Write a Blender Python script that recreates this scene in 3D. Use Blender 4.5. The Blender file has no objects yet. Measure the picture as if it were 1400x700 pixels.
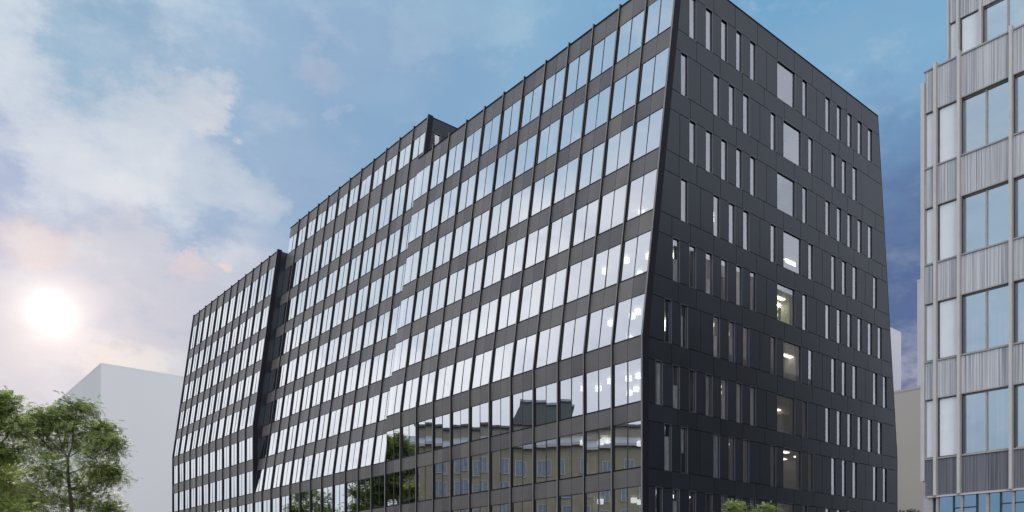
import bpy, bmesh, math, random
from mathutils import Vector, Matrix
random.seed(7)
scene = bpy.context.scene
R = math.radians

# ------------------------------------------------------------------ camera
FPX, CXP, HZ = 1109.55, 700.0, 808.4          # focal length / horizon measured on the 1400x700 photo
EYE = 1.7
cam_d = bpy.data.cameras.new('camera'); cam = bpy.data.objects.new('camera', cam_d)
scene.collection.objects.link(cam); scene.camera = cam
cam.location = (0, 0, EYE); cam.rotation_euler = (R(90), 0, 0)
cam_d.sensor_fit = 'HORIZONTAL'; cam_d.sensor_width = 36
cam_d.lens = FPX * 36 / 1400; cam_d.shift_y = (HZ - 350) / 1400
cam_d.clip_start = 0.1; cam_d.clip_end = 5000

# ------------------------------------------------------------------ world
SUN_AZ, SUN_EL = R(-29.6), R(16.7)             # azimuth from +Y towards +X
def azel(az, el): return Vector((math.sin(az)*math.cos(el), math.cos(az)*math.cos(el), math.sin(el)))
def pix(u, v): return Vector(((u-CXP)/FPX, 1, (HZ-v)/FPX)).normalized()
SUNV = azel(SUN_AZ, SUN_EL)
world = bpy.data.worlds.new('World'); scene.world = world; world.use_nodes = True
nt = world.node_tree; nt.nodes.clear()
N = nt.nodes.new; L = nt.links.new
out = N('ShaderNodeOutputWorld'); bg = N('ShaderNodeBackground'); L(bg.outputs[0], out.inputs[0])
SKY_STR = 0.10
bg.inputs[1].default_value = SKY_STR
sky = N('ShaderNodeTexSky'); sky.sky_type = 'NISHITA'; sky.sun_disc = False
sky.sun_elevation = SUN_EL; sky.sun_rotation = SUN_AZ
sky.air_density = 1.0; sky.dust_density = 1.5; sky.ozone_density = 1.5
tc = N('ShaderNodeTexCoord')
def vmath(op, a, b=None, scale=None):
    n = N('ShaderNodeVectorMath'); n.operation = op
    for i, x in enumerate((a, b)):
        if x is None: continue
        if isinstance(x, (tuple, list, Vector)): n.inputs[i].default_value = tuple(x)
        else: L(x, n.inputs[i])
    if scale is not None: n.inputs['Scale'].default_value = scale
    return n.outputs['Value'] if op == 'DOT_PRODUCT' else n.outputs['Vector']
def smath(op, a, b=0.0, clamp=False):
    n = N('ShaderNodeMath'); n.operation = op; n.use_clamp = clamp
    for i, x in enumerate((a, b)):
        if isinstance(x, (int, float)): n.inputs[i].default_value = x
        else: L(x, n.inputs[i])
    return n.outputs[0]
def noise(vec, scale, detail=5, rough=.55, dist=0.0):
    n = N('ShaderNodeTexNoise'); n.inputs['Scale'].default_value = scale
    n.inputs['Detail'].default_value = detail; n.inputs['Roughness'].default_value = rough
    n.inputs['Distortion'].default_value = dist
    L(vec, n.inputs['Vector']); return n
def ramp01(v, a, b):
    n = N('ShaderNodeMapRange'); n.interpolation_type = 'SMOOTHSTEP'; n.clamp = True
    n.inputs['From Min'].default_value = a; n.inputs['From Max'].default_value = b
    L(v, n.inputs['Value']); return n.outputs[0]
def mixc(fac, a, b):
    n = N('ShaderNodeMix'); n.data_type = 'RGBA'; n.blend_type = 'MIX'; n.clamp_factor = True
    if isinstance(fac, (int, float)): n.inputs[0].default_value = fac
    else: L(fac, n.inputs[0])
    for i, x in ((6, a), (7, b)):
        if isinstance(x, (tuple, list)): n.inputs[i].default_value = (*x[:3], 1)
        else: L(x, n.inputs[i])
    return n.outputs[2]
def lin(r, g, b, k=1.0):
    f = lambda c: ((c/255+.055)/1.055)**2.4 if c > 10 else c/255/12.92
    return (f(r)*k, f(g)*k, f(b)*k)
def skc(r, g, b, k=1.0): return lin(r, g, b, k/SKY_STR)
D = vmath('NORMALIZE', tc.outputs['Generated'])
flat = vmath('MULTIPLY', D, (1, 1, 1.9))                       # clouds lie in flat layers
n1 = noise(flat, 3.1, 6, .55)
w1 = vmath('SUBTRACT', n1.outputs['Color'], (.5, .5, .5))
n2 = noise(flat, 8.0, 9, .66)
w2 = vmath('SUBTRACT', n2.outputs['Color'], (.5, .5, .5))
Dw = vmath('NORMALIZE', vmath('ADD', vmath('ADD', D, vmath('SCALE', w1, scale=.04)), vmath('SCALE', w2, scale=.16)))
Ds = vmath('NORMALIZE', vmath('ADD', D, vmath('SCALE', w1, scale=.09)))
def blob(col, centre, r0, r1, tint, strength=1.0, vec=None):
    """soft patch of sky colour round a world direction; r0 full, r1 faded out (degrees)"""
    d = vmath('DOT_PRODUCT', vec or Dw, Vector(centre).normalized())
    m = ramp01(d, math.cos(R(r1)), math.cos(R(r0)))
    if strength != 1.0: m = smath('MULTIPLY', m, strength)
    return mixc(m, col, tint)
col = mixc(.72, sky.outputs[0], skc(140, 178, 206))            # blue sky veiled by thin cloud
# broad tones of the whole dome
col = blob(col, azel(R(35), R(48)), 14, 62, skc(112, 162, 200), 1, Ds)     # clear blue, upper right
col = blob(col, azel(R(-34), R(34)), 16, 36, skc(186, 212, 229), .97, Ds)   # milky, upper left
col = blob(col, azel(R(-84), R(34)), 10, 46, skc(212, 216, 228), 1, Ds)    # pale bank to the left
col = blob(col, azel(R(-84), R(58)), 6, 22, skc(138, 178, 212), .85)     # blue gap high on the left
col = blob(col, azel(R(-60), R(24)), 8, 26, skc(240, 242, 247, 1.12), .95, Ds)
col = blob(col, azel(R(-62), R(33)), 3, 12, skc(206, 220, 234), .8)
col = blob(col, azel(R(-70), R(43)), 3, 10, skc(164, 194, 220), .9)
col = blob(col, azel(R(-88), R(24)), 3, 12, skc(200, 206, 222), .7)
col = blob(col, azel(R(88), R(26)), 10, 42, skc(222, 226, 238, 1.35), 1, Ds)    # pale bank to the right
col = blob(col, azel(R(-113), R(28)), 8, 26, skc(186, 212, 236), .95, Ds)
col = blob(col, azel(R(172), R(52)), 22, 62, skc(250, 250, 255, 3.0), 1, Ds)    # bright patch added high behind the camera as fill light
col = blob(col, azel(R(26), R(8)), 4, 17, skc(84, 98, 138), .95, Ds)       # slate blue bank low right
col = blob(col, azel(R(-24), R(8)), 4, 22, skc(200, 203, 216), .9, Ds)     # pale haze low left
col = blob(col, pix(1240, 500), 0, 7, skc(122, 118, 150), .55)
col = blob(col, pix(1262, 290), 1, 9, skc(84, 108, 150), .7)
# generic broken cloud everywhere
cl = ramp01(n1.outputs['Fac'], .48, .66)
col = mixc(smath('MULTIPLY', cl, .30), col, skc(208, 218, 230))
n3 = noise(vmath('ADD', flat, (3.1, 1.7, .4)), 2.3, 7, .58)
cl2 = ramp01(n3.outputs['Fac'], .50, .70)
col = mixc(smath('MULTIPLY', cl2, .26), col, skc(128, 160, 196))
# the clouds one can point at
for (u, v, r0, r1, c, k) in (
    (50, 50, 4, 12, (196, 222, 234), 1), (250, 40, 3, 10, (184, 210, 226), .9), (330, 20, 1, 6, (158, 198, 220), .6),
    (120, 160, 5, 11, (214, 224, 234), .9), (60, 215, 4, 10, (212, 220, 230), .9), (240, 200, 3, 8, (216, 222, 230), .9),
    (330, 300, 3, 8, (196, 208, 222), .9), (150, 270, 3, 9, (206, 214, 226), .9), (260, 380, 4, 11, (184, 192, 212), .85),
    (90, 400, 4, 11, (204, 200, 212), .7), (200, 520, 4, 12, (196, 196, 210), .8), (60, 560, 4, 12, (212, 208, 214), .8),
    (450, 165, 4, 8.5, (134, 168, 204), 1), (420, 230, 3, 7, (150, 178, 208), .9), (330, 110, 2, 5, (146, 182, 212), .9),
    (470, 280, 2, 7, (160, 184, 210), .8), (560, 120, 3, 8, (132, 174, 206), .8), (680, 90, 2, 7, (128, 174, 208), .6), (520, 60, 1, 5, (160, 190, 216), .7),
    (132, 64, 1.4, 3.8, (124, 164, 196), 1), (185, 62, 1.0, 3.2, (130, 168, 200), 1), (88, 68, .2, 2.0, (154, 190, 214), .6), (150, 78, .3, 2.2, (160, 192, 214), .6),
    (48, 246, 1.2, 4.2, (146, 163, 202), 1), (60, 262, .4, 2.4, (168, 180, 208), .8), (-20, 262, 1, 4, (160, 172, 206), .9),
    (240, 280, .4, 2.6, (146, 170, 204), 1), (280, 284, .5, 2.8, (142, 167, 202), 1), (305, 284, .1, 1.4, (160, 182, 210), .8),
    (285, 185, .5, 2.6, (166, 186, 212), .8), (255, 170, .2, 2.0, (184, 200, 220), .7),
    (280, 150, .5, 2.4, (236, 232, 232), .9), (225, 132, .3, 2.2, (230, 228, 230), .8), (180, 190, 1, 3.4, (230, 230, 232), .8), (120, 200, 1, 4, (226, 228, 234), .8), (300, 165, .1, 1.5, (240, 236, 234), .8),
    (350, 270, .5, 2.4, (214, 220, 228), .8), (310, 240, .2, 2.0, (214, 220, 228), .8), (240, 235, .5, 3, (214, 220, 228), .7),
    (590, 30, .4, 2.6, (188, 210, 224), .7), (665, 45, .3, 2.0, (192, 212, 224), .7), (560, 50, .2, 2, (186, 206, 222), .6), (640, 10, 1, 4, (170, 206, 222), .6),
    (420, 88, .05, 1.5, (214, 202, 210), .5), (445, 100, .1, 1.6, (196, 202, 216), .5), (400, 70, .1, 1.4, (190, 200, 216), .6), (478, 165, .02, .9, (200, 210, 226), .5),
    (238, 340, .05, 1.2, (224, 204, 206), .8), (250, 368, .05, 1.1, (216, 200, 208), .6), (291, 372, .05, .6, (240, 208, 192), .8),
    (35, 305, .3, 2.6, (226, 206, 206), .7), (75, 320, .3, 2.4, (232, 208, 202), .7), (170, 485, .2, 2.2, (234, 226, 220), .8), (130, 480, .2, 2, (238, 226, 218), .7),
    (820, 20, 1, 5, (116, 166, 204), .5), (1100, 30, 2, 7, (112, 164, 202), .6), (1220, 40, 1, 5, (124, 174, 208), .6), (1180, 110, 1, 4, (138, 176, 206), .6), (1235, 200, 1, 4.5, (112, 150, 192), .7)):
    col = blob(col, pix(u, v), r0, r1, skc(*c), k)
col = blob(col, pix(350, 120), 14, 34, skc(182, 196, 214), .14, Ds)
col = blob(col, pix(110, 100), 4, 16, skc(206, 220, 230), .2, Ds)
n4 = noise(vmath('ADD', flat, (7.7, 2.2, 5.4)), 11, 9, .62)
col = mixc(smath('MULTIPLY', ramp01(n4.outputs['Fac'], .50, .72), .36), col, skc(226, 230, 236))
col = mixc(smath('MULTIPLY', ramp01(n4.outputs['Fac'], .50, .30), .26), col, skc(136, 164, 198))
col = blob(col, pix(1240, 320), 1, 8, skc(84, 106, 150), .6)
col = blob(col, pix(1180, 140), 1, 7, skc(126, 168, 202), .35)
col = blob(col, pix(700, 60), 2, 9, skc(124, 168, 202), .35)
col = blob(col, pix(480, 150), 4, 12, skc(126, 156, 194), .38)
col = blob(col, pix(150, 70), 1, 6, skc(132, 166, 198), .35)
# glow of the low sun through the haze
ds = vmath('DOT_PRODUCT', D, SUNV); dsw = vmath('DOT_PRODUCT', Ds, SUNV)
def addc(base, tint, fac):
    n = N('ShaderNodeMix'); n.data_type = 'RGBA'; n.blend_type = 'ADD'; n.inputs[7].default_value = (*tint, 1)
    L(fac, n.inputs[0]); L(base, n.inputs[6]); return n.outputs[2]
for vec_, pw, tint in ((dsw, 60, skc(255, 206, 178, .05)), (dsw, 300, skc(255, 214, 184, .14)), (dsw, 1300, skc(255, 234, 210, .26)), (ds, 3600, skc(255, 240, 222, .22)), (ds, 14000, skc(255, 248, 238, 2.0))):
    col = addc(col, tint, smath('POWER', smath('MAXIMUM', vec_, 0.0), float(pw)))
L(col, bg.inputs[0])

# ------------------------------------------------------------------ sun
sd = bpy.data.lights.new('sun', 'SUN'); sun = bpy.data.objects.new('sun', sd); scene.collection.objects.link(sun)
sd.energy = 4.2; sd.angle = R(.6); sd.color = (1, .86, .70)
sun.rotation_euler = (-SUNV).to_track_quat('-Z', 'Y').to_euler()

# ------------------------------------------------------------------ view
vs = scene.view_settings
vs.view_transform = 'Standard'; vs.look = 'None'; vs.exposure = 0.0; vs.gamma = 1; vs.use_curve_mapping = False
scene.render.engine = 'CYCLES'
scene.cycles.max_bounces = 8; scene.cycles.transparent_max_bounces = 12
scene.cycles.caustics_reflective = False; scene.cycles.caustics_refractive = False
scene.cycles.sample_clamp_indirect = 6

# ------------------------------------------------------------------ materials
def newmat(name):
    m = bpy.data.materials.new(name); m.use_nodes = True
    t = m.node_tree; return m, t, t.nodes, t.links, t.nodes['Principled BSDF']
def mat(name, c, rough=.6, metal=0.0, var=.12, scale=3.0, bump=0.0, spec=.5, stretch=(1, 1, 1), detail=5, coat=0.0, sheen=None):
    m, t, n, l, b = newmat(name)
    tcn = n.new('ShaderNodeTexCoord'); mp = n.new('ShaderNodeMapping'); mp.inputs['Scale'].default_value = stretch
    l.new(tcn.outputs['Object'], mp.inputs['Vector'])
    nz = n.new('ShaderNodeTexNoise'); nz.inputs['Scale'].default_value = scale; nz.inputs['Detail'].default_value = detail
    l.new(mp.outputs[0], nz.inputs['Vector'])
    rp = n.new('ShaderNodeValToRGB')
    rp.color_ramp.elements[0].position = .3; rp.color_ramp.elements[1].position = .7
    rp.color_ramp.elements[0].color = (*[x*(1-var) for x in c], 1)
    rp.color_ramp.elements[1].color = (*[min(1, x*(1+var)) for x in c], 1)
    l.new(nz.outputs['Fac'], rp.inputs[0]); l.new(rp.outputs[0], b.inputs['Base Color'])
    b.inputs['Roughness'].default_value = rough; b.inputs['Metallic'].default_value = metal
    b.inputs['Specular IOR Level'].default_value = spec
    b.inputs['Coat Weight'].default_value = coat
    if sheen: b.inputs['Specular Tint'].default_value = (*sheen, 1)
    mr = n.new('ShaderNodeMapRange'); mr.inputs['To Min'].default_value = rough*.85; mr.inputs['To Max'].default_value = min(1, rough*1.15)
    l.new(nz.outputs['Fac'], mr.inputs['Value']); l.new(mr.outputs[0], b.inputs['Roughness'])
    if bump:
        bp = n.new('ShaderNodeBump'); bp.inputs['Strength'].default_value = bump; bp.inputs['Distance'].default_value = .02
        l.new(nz.outputs['Fac'], bp.inputs['Height']); l.new(bp.outputs[0], b.inputs['Normal'])
    return m
def glassmat(name, refl, trans=(.62, .70, .74), tint=(.93, .96, 1.0), wave=.0008, rough=0.0):
    """coated window glass: mirror-like coating over a tinted see-through pane"""
    m, t, n, l, b = newmat(name); n.remove(b)
    o = n['Material Output']
    tr = n.new('ShaderNodeBsdfTransparent'); tr.inputs[0].default_value = (*trans, 1)
    gl = n.new('ShaderNodeBsdfGlossy'); gl.inputs['Color'].default_value = (*tint, 1); gl.inputs['Roughness'].default_value = rough
    fr = n.new('ShaderNodeLayerWeight'); fr.inputs[0].default_value = .35
    mr = n.new('ShaderNodeMapRange'); mr.inputs['To Min'].default_value = refl; mr.inputs['To Max'].default_value = min(1, refl+.45)
    l.new(fr.outputs['Fresnel'], mr.inputs['Value'])
    mx = n.new('ShaderNodeMixShader'); l.new(mr.outputs[0], mx.inputs[0]); l.new(tr.outputs[0], mx.inputs[1]); l.new(gl.outputs[0], mx.inputs[2])
    l.new(mx.outputs[0], o.inputs[0])
    tcn = n.new('ShaderNodeTexCoord'); nz = n.new('ShaderNodeTexNoise'); nz.inputs['Scale'].default_value = .9; nz.inputs['Detail'].default_value = 1
    l.new(tcn.outputs['Object'], nz.inputs['Vector'])
    bp = n.new('ShaderNodeBump'); bp.inputs['Strength'].default_value = 1; bp.inputs['Distance'].default_value = wave
    l.new(nz.outputs['Fac'], bp.inputs['Height']); l.new(bp.outputs[0], gl.inputs['Normal'])
    return m
def emis(name, c, k):
    m, t, n, l, b = newmat(name)
    b.inputs['Base Color'].default_value = (*c, 1); b.inputs['Emission Color'].default_value = (*c, 1); b.inputs['Emission Strength'].default_value = k
    return m
def plankmat(name, lo, hi):
    """narrow vertical boards of different greys (stripes run along local y, the facade length)"""
    m, t, n, l, b = newmat(name)
    tcn = n.new('ShaderNodeTexCoord'); mp = n.new('ShaderNodeMapping'); mp.inputs['Scale'].default_value = (3.0, 30.0, .12)
    l.new(tcn.outputs['Object'], mp.inputs['Vector'])
    nz = n.new('ShaderNodeTexNoise'); nz.inputs['Scale'].default_value = 1.0; nz.inputs['Detail'].default_value = 3; nz.inputs['Roughness'].default_value = .7
    l.new(mp.outputs[0], nz.inputs['Vector'])
    rp = n.new('ShaderNodeValToRGB'); e = rp.color_ramp.elements
    e[0].position = .36; e[1].position = .56; e[0].color = (*lo, 1); e[1].color = (*hi, 1)
    l.new(nz.outputs['Fac'], rp.inputs[0]); l.new(rp.outputs[0], b.inputs['Base Color'])
    b.inputs['Roughness'].default_value = .75
    bp = n.new('ShaderNodeBump'); bp.inputs['Strength'].default_value = .7; bp.inputs['Distance'].default_value = .03
    l.new(nz.outputs['Fac'], bp.inputs['Height']); l.new(bp.outputs[0], b.inputs['Normal'])
    return m
def leafmat(name, c, c2):
    m, t, n, l, b = newmat(name)
    tcn = n.new('ShaderNodeTexCoord'); nz = n.new('ShaderNodeTexNoise'); nz.inputs['Scale'].default_value = 1.6; nz.inputs['Detail'].default_value = 4
    l.new(tcn.outputs['Object'], nz.inputs['Vector'])
    rp = n.new('ShaderNodeValToRGB'); e = rp.color_ramp.elements
    e[0].position = .35; e[1].position = .65; e[0].color = (*c, 1); e[1].color = (*c2, 1)
    l.new(nz.outputs['Fac'], rp.inputs[0])
    tl = n.new('ShaderNodeBsdfTranslucent'); mx = n.new('ShaderNodeMixShader'); mx.inputs[0].default_value = .55
    l.new(rp.outputs[0], b.inputs['Base Color']); l.new(rp.outputs[0], tl.inputs[0])
    b.inputs['Roughness'].default_value = .5
    l.new(b.outputs[0], mx.inputs[1]); l.new(tl.outputs[0], mx.inputs[2]); l.new(mx.outputs[0], n['Material Output'].inputs[0])
    return m

M = dict(
    spandrel=mat('bronze_panel', (.140, .126, .126), .42, .25, .10, .8),
    spandrel_b=mat('bronze_panel_dark', (.112, .102, .106), .40, .25, .10, .8),
    spandrel_c=mat('bronze_panel_warm', (.165, .148, .138), .44, .25, .10, .8),
    fin=mat('dark_fin_metal', (.012, .012, .017), .75, 0, .10, 2, spec=.10),
    finlit=mat('fin_metal_lit', (.20, .19, .18), .5, .2, .08, 2),  # lighter copy for fin fronts: the sky light on them put into the colour
    clad=mat('charcoal_cladding', (.014, .016, .020), .40, 0, .10, .5, spec=.28, sheen=(.7, .85, 1)),
    clad_b=mat('charcoal_cladding_light', (.017, .019, .024), .42, 0, .10, .5, spec=.28, sheen=(.7, .85, 1)),
    clad_c=mat('charcoal_cladding_violet', (.015, .016, .022), .40, 0, .10, .5, spec=.28, sheen=(.7, .85, 1)),
    joint=mat('shadow_joint', (.012, .012, .014), .8),
    casing=mat('casing_metal', (.10, .105, .125), .45, .3, .05),
    reveal=mat('reveal_metal', (.022, .023, .027), .5, .2),
    glass=glassmat('facade_glass', .84, tint=(.97, .98, 1.0)),
    glass2=glassmat('gable_glass', .32, (.90, .93, .95)),
    roof=mat('roof_membrane', (.16, .16, .17), .8, 0, .15, 1),
    inwall=mat('interior_plaster', (.55, .52, .48), .8),
    infloor=mat('interior_floor', (.20, .19, .18), .7),
    inwarm=mat('interior_oak', (.42, .28, .18), .6),
    lamp=emis('office_lamp', (1, .95, .88), 3),
    pendant=emis('pendant_lamp', (1, .96, .9), 5),
    greenlamp=emis('green_lit_shelf', (.66, .92, .10), 1.0),
)

# ------------------------------------------------------------------ helpers
class MB:
    def __init__(s): s.v = []; s.f = []; s.m = []; s.mats = []
    def mi(s, m):
        if m not in s.mats: s.mats.append(m)
        return s.mats.index(m)
    def hexa(s, p, m, faces=None):
        """p: 8 points, bottom ring then top ring (counter-clockwise)"""
        b = len(s.v); s.v += [tuple(q) for q in p]
        F = [(3, 2, 1, 0), (4, 5, 6, 7), (0, 1, 5, 4), (1, 2, 6, 5), (2, 3, 7, 6), (3, 0, 4, 7)]
        i = s.mi(m)
        for k, f in enumerate(F):
            s.f.append(tuple(b+j for j in f)); s.m.append(i if not faces or k not in faces else s.mi(faces[k]))
    def box(s, x0, x1, y0, y1, z0, z1, m, off=None, faces=None):
        a = off(z0) if off else 0; c = off(z1) if off else 0
        s.hexa([(x0+a, y0, z0), (x1+a, y0, z0), (x1+a, y1, z0), (x0+a, y1, z0),
                (x0+c, y0, z1), (x1+c, y0, z1), (x1+c, y1, z1), (x0+c, y1, z1)], m, faces)
    def poly(s, pts, m):
        b = len(s.v); s.v += [tuple(q) for q in pts]; s.f.append(tuple(range(b, b+len(pts)))); s.m.append(s.mi(m))
    def build(s, name, parent=None, loc=None, rotz=None, smooth=False):
        me = bpy.data.meshes.new(name); me.from_pydata(s.v, [], s.f)
        for m in s.mats: me.materials.append(m)
        me.polygons.foreach_set('material_index', s.m)
        if smooth: me.polygons.foreach_set('use_smooth', [True]*len(s.f))
        me.update()
        o = bpy.data.objects.new(name, me); scene.collection.objects.link(o)
        if parent: o.parent = parent
        if loc is not None: o.location = loc
        if rotz is not None: o.rotation_euler = (0, 0, rotz)
        return o
def tag(o, label=None, cat=None, group=None, kind=None):
    if label: o['label'] = label
    if cat: o['category'] = cat
    if group: o['group'] = group
    if kind: o['kind'] = kind
    return o
def empty(name, loc, rotz=0):
    o = bpy.data.objects.new(name, None); o.location = loc; o.rotation_euler = (0, 0, rotz); o.empty_display_size = .5
    scene.collection.objects.link(o); return o

# ------------------------------------------------------------------ site frame
TH = .6916
X0, Y0 = 7.125, 44.209
dR = Vector((math.cos(TH), math.sin(TH))); dL = Vector((-math.sin(TH), math.cos(TH)))
def s_at(u, t=0.0):      # distance along the gable of the photo column u
    ox, oy = X0+dL.x*t, Y0+dL.y*t; tau = (u-CXP)/FPX
    return (tau*oy-ox)/(dR.x-tau*dR.y)
PIT = 3.6
def S(k): return 31.971-(k-1)*PIT+EYE
def head(k): return S(k)+(2.42 if k <= 7 else 2.60)
SL = .1414

# ------------------------------------------------------------------ ground
def sheet(name, x0, x1, y0, y1, z, m, loc=(0, 0, 0), rotz=0, thick=0.0):
    b = MB()
    if thick: b.box(x0, x1, y0, y1, z-thick, z, m)
    else: b.poly([(x0, y0, z), (x1, y0, z), (x1, y1, z), (x0, y1, z)], m)
    return tag(b.build(name, None, loc, rotz), kind='structure')
asph = mat('asphalt', (.05, .05, .052), .85, 0, .25, 6, .3)
pave = mat('paving', (.30, .29, .275), .8, 0, .14, 1.2, .2)
grassm = mat('rough_ground', (.10, .115, .06), .9, 0, .3, .4, .3)
sheet('ground', -1600, 1600, -900, 2600, 0, grassm)
SITE = (X0, Y0, 0)
sheet('pavement', -9, 40, -13.4, 120, .12, pave, SITE, TH, .118)       # forecourt along the glass facade
sheet('road', -22, -9, -120, 220, .008, asph, SITE, TH)
sheet('path', -34, -22, -60, 220, .12, pave, SITE, TH, .11)
lm = MB(); white = mat('road_paint', (.75, .75, .72), .7)
for i in range(-20, 36): lm.poly([(-15.6, i*6, .0125), (-15.44, i*6, .0125), (-15.44, i*6+3, .0125), (-15.6, i*6+3, .0125)], white)
tag(lm.build('road_marking', None, SITE, TH), kind='structure')

# ================================================================== the dark office building
office = empty('office_building', SITE, TH)
tag(office, 'dark office block with finned leaning glass facade and charcoal gable of slot windows', 'building')
BAY = 2.25
W = 29.62                      # gable width
SR = .1225                     # lean of the far side
sections = dict(
    a=dict(t0=0.0, n=12, zk=S(6), roof=35.72+EYE, rows=range(1, 10)),
    b=dict(t0=12*BAY, n=12, zk=S(7), roof=39.6+EYE, rows=range(0, 10)),
    c=dict(t0=24*BAY, n=12, zk=S(5), roof=36.75+EYE, rows=range(1, 10)))
def rowz(sec, k):
    if sec == 'b' and k == 0: return 36.55+EYE, 38.4+EYE
    if sec == 'b' and k == 1: return S(1), 34.85+EYE
    if sec == 'c' and k == 1: return S(1), 35.15+EYE
    return S(k), head(k)
def offs(zk): return lambda z: max(0.0, (z-zk))*SL
def offback(z): return -max(0.0, z-S(7))*SR
FD = .10       # fins stand out this far
wins = []      # facade windows to build
for key, q in sections.items():
    off = offs(q['zk']); t0 = q['t0']; n = q['n']; rows = list(q['rows'])
    # spandrel bands, one part per storey
    prev_bottom = q['roof']
    for k in rows + [10]:
        zlo = rowz(key, k)[1] if k < 10 else None
        if k == 10: z0, z1 = S(9)-1.0, S(9)
        else: z0, z1 = zlo, prev_bottom
        if k < 10: prev_bottom = rowz(key, k)[0]
        b = MB()
        for i in range(n):
            for h in (0, 1):
                m = random.choice([M['spandrel']]*4+[M['spandrel_b'], M['spandrel_c']])
                ta = t0+i*BAY+h*BAY/2+.012; tb = ta+BAY/2-.024
                segs = [z0, z1]
                if z0 < q['zk']-.01 < q['zk']+.01 < z1: segs = [z0, q['zk'], z1]
                for za, zb in zip(segs, segs[1:]):
                    b.box(.02, .09, ta, tb, za+.015 if za == z0 else za, zb-.015 if zb == z1 else zb, m, off)
        b.box(.11, .32, t0+.02, t0+n*BAY-.02, z0+.03, z1-.03 if z1 < q['roof'] else z1-.06, M['joint'], off)
        # thin sill profile over the band
        if z1 < q['roof']-.1:
            b.box(.005, .11, t0+.01, t0+n*BAY-.01, z1-.012, z1+.022, M['fin'], off)
        b.build('spandrel_band', office)
    # lobby wall below
    b = MB(); b.box(.06, .3, t0+.02, t0+n*BAY-.02, .12, S(9)-1.02, M['clad']); b.build('plinth_wall', office)
    # fins
    i0, i1 = (1, n) if key == 'a' else (0, n)
    for i in range(i0, i1+(1 if key == 'c' else 0)):
        b = MB(); t = t0+i*BAY
        top = q['roof']+.16
        hw = .045
        if key != 'a' and i == 0: continue
        for za, zb in ((.12, q['zk']), (q['zk'], top)):
            b.box(-FD, .20, t-hw, t+hw, za, zb, M['fin'], off, {5: M['finlit']})
        b.build('fin', office)
    # coping along the parapet
    b = MB(); zc = q['roof']
    b.box(-.02, .5, t0+.01, t0+n*BAY-.01, zc-.05, zc+.04, M['fin'], off); b.build('coping', office)
    # roof deck, far side wall
    b = MB(); r0 = off(zc)+.5; r1 = W+offback(zc)-.5
    b.box(r0, r1, t0+.3, t0+n*BAY-.3, zc-.9, zc-.6, M['roof']); b.build('roof', office)
    b = MB()
    for za, zb in ((.12, S(7)), (S(7), zc)):
        a0, a1 = W+offback(za), W+offback(zb)
        b.hexa([(a0-.3, t0+.02, za), (a0, t0+.02, za), (a0, t0+n*BAY-.02, za), (a0-.3, t0+n*BAY-.02, za),
                (a1-.3, t0+.02, zb), (a1, t0+.02, zb), (a1, t0+n*BAY-.02, zb), (a1-.3, t0+n*BAY-.02, zb)], M['clad'])
    for i in range(n+1):
        t = t0+i*BAY+(.06 if i == 0 else 0)
        for za, zb in ((.12, S(7)), (S(7), zc+.1)):
            a0, a1 = W+offback(za), W+offback(zb)
            b.hexa([(a0-.02, t-.05, za), (a0+.10, t-.05, za), (a0+.10, t+.05, za), (a0-.02, t+.05, za),
                    (a1-.02, t-.05, zb), (a1+.10, t-.05, zb), (a1+.10, t+.05, zb), (a1-.02, t+.05, zb)], M['fin'])
    b.build('rear_wall', office)
    for k in rows:
        z0, z1 = rowz(key, k)
        for i in range(n):
            wins.append((key, k, i, t0+i*BAY+.047, t0+(i+1)*BAY-.047, z0+.03, z1, off))
# windows of the leaning facade: the hundred largest in the picture are parts, the others one mesh
def proj(s, t, z):
    p = Vector((X0, Y0))+dR*s+dL*t
    return CXP+FPX*p.x/p.y, HZ-FPX*(z-EYE)/p.y, p.y
def score(wn):
    key, k, i, ta, tb, z0, z1, off = wn
    u, v, y = proj(off(z0), (ta+tb)/2, (z0+z1)/2)
    u1, v1, y1 = proj(off(z0), ta, z1)
    vis = 1 if (0 < u < 1400 and -20 < v < 700) else (.3 if v1 < 700 and v > 0 else 0)
    return vis/y**2
wins.sort(key=score, reverse=True)
def win_frame(b, ta, tb, z0, z1, off):
    tm = (ta+tb)/2
    b.box(.022, .15, ta, ta+.015, z0, z1, M['reveal'], off); b.box(.022, .15, tb-.015, tb, z0, z1, M['reveal'], off)
    b.box(.015, .15, ta+.02, tb-.02, z0, z0+.03, M['reveal'], off); b.box(.015, .15, ta+.02, tb-.02, z1-.035, z1, M['reveal'], off)
    b.box(.012, .13, tm-.024, tm+.024, z0+.03, z1-.035, M['reveal'], off)
def win_glass(b, ta, tb, z0, z1, off):
    tm = (ta+tb)/2
    for a, c in ((ta+.015, tm-.024), (tm+.024, tb-.015)):
        e = [random.uniform(-.010, .010) for _ in range(2)]
        s0 = .030
        b.poly([(s0+off(z0+.03)+e[0], a, z0+.03), (s0+off(z1-.035)+e[1], a, z1-.035), (s0+off(z1-.035)+e[1]+e[0]*.5, c, z1-.035), (s0+off(z0+.03)+e[0]*1.5, c, z0+.03)], M['glass'])
for wn in wins[:100]:
    _, _, _, ta, tb, z0, z1, off = wn
    b = MB(); win_frame(b, ta, tb, z0, z1, off); fr = b.build('facade_window', office)
    b = MB(); win_glass(b, ta, tb, z0, z1, off); b.build('pane', fr)
b = MB()
for wn in wins[100:]:
    _, _, _, ta, tb, z0, z1, off = wn
    win_frame(b, ta, tb, z0, z1, off); win_glass(b, ta, tb, z0, z1, off)
tag(b.build('facade_window_rows', office), kind='stuff')

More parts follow.
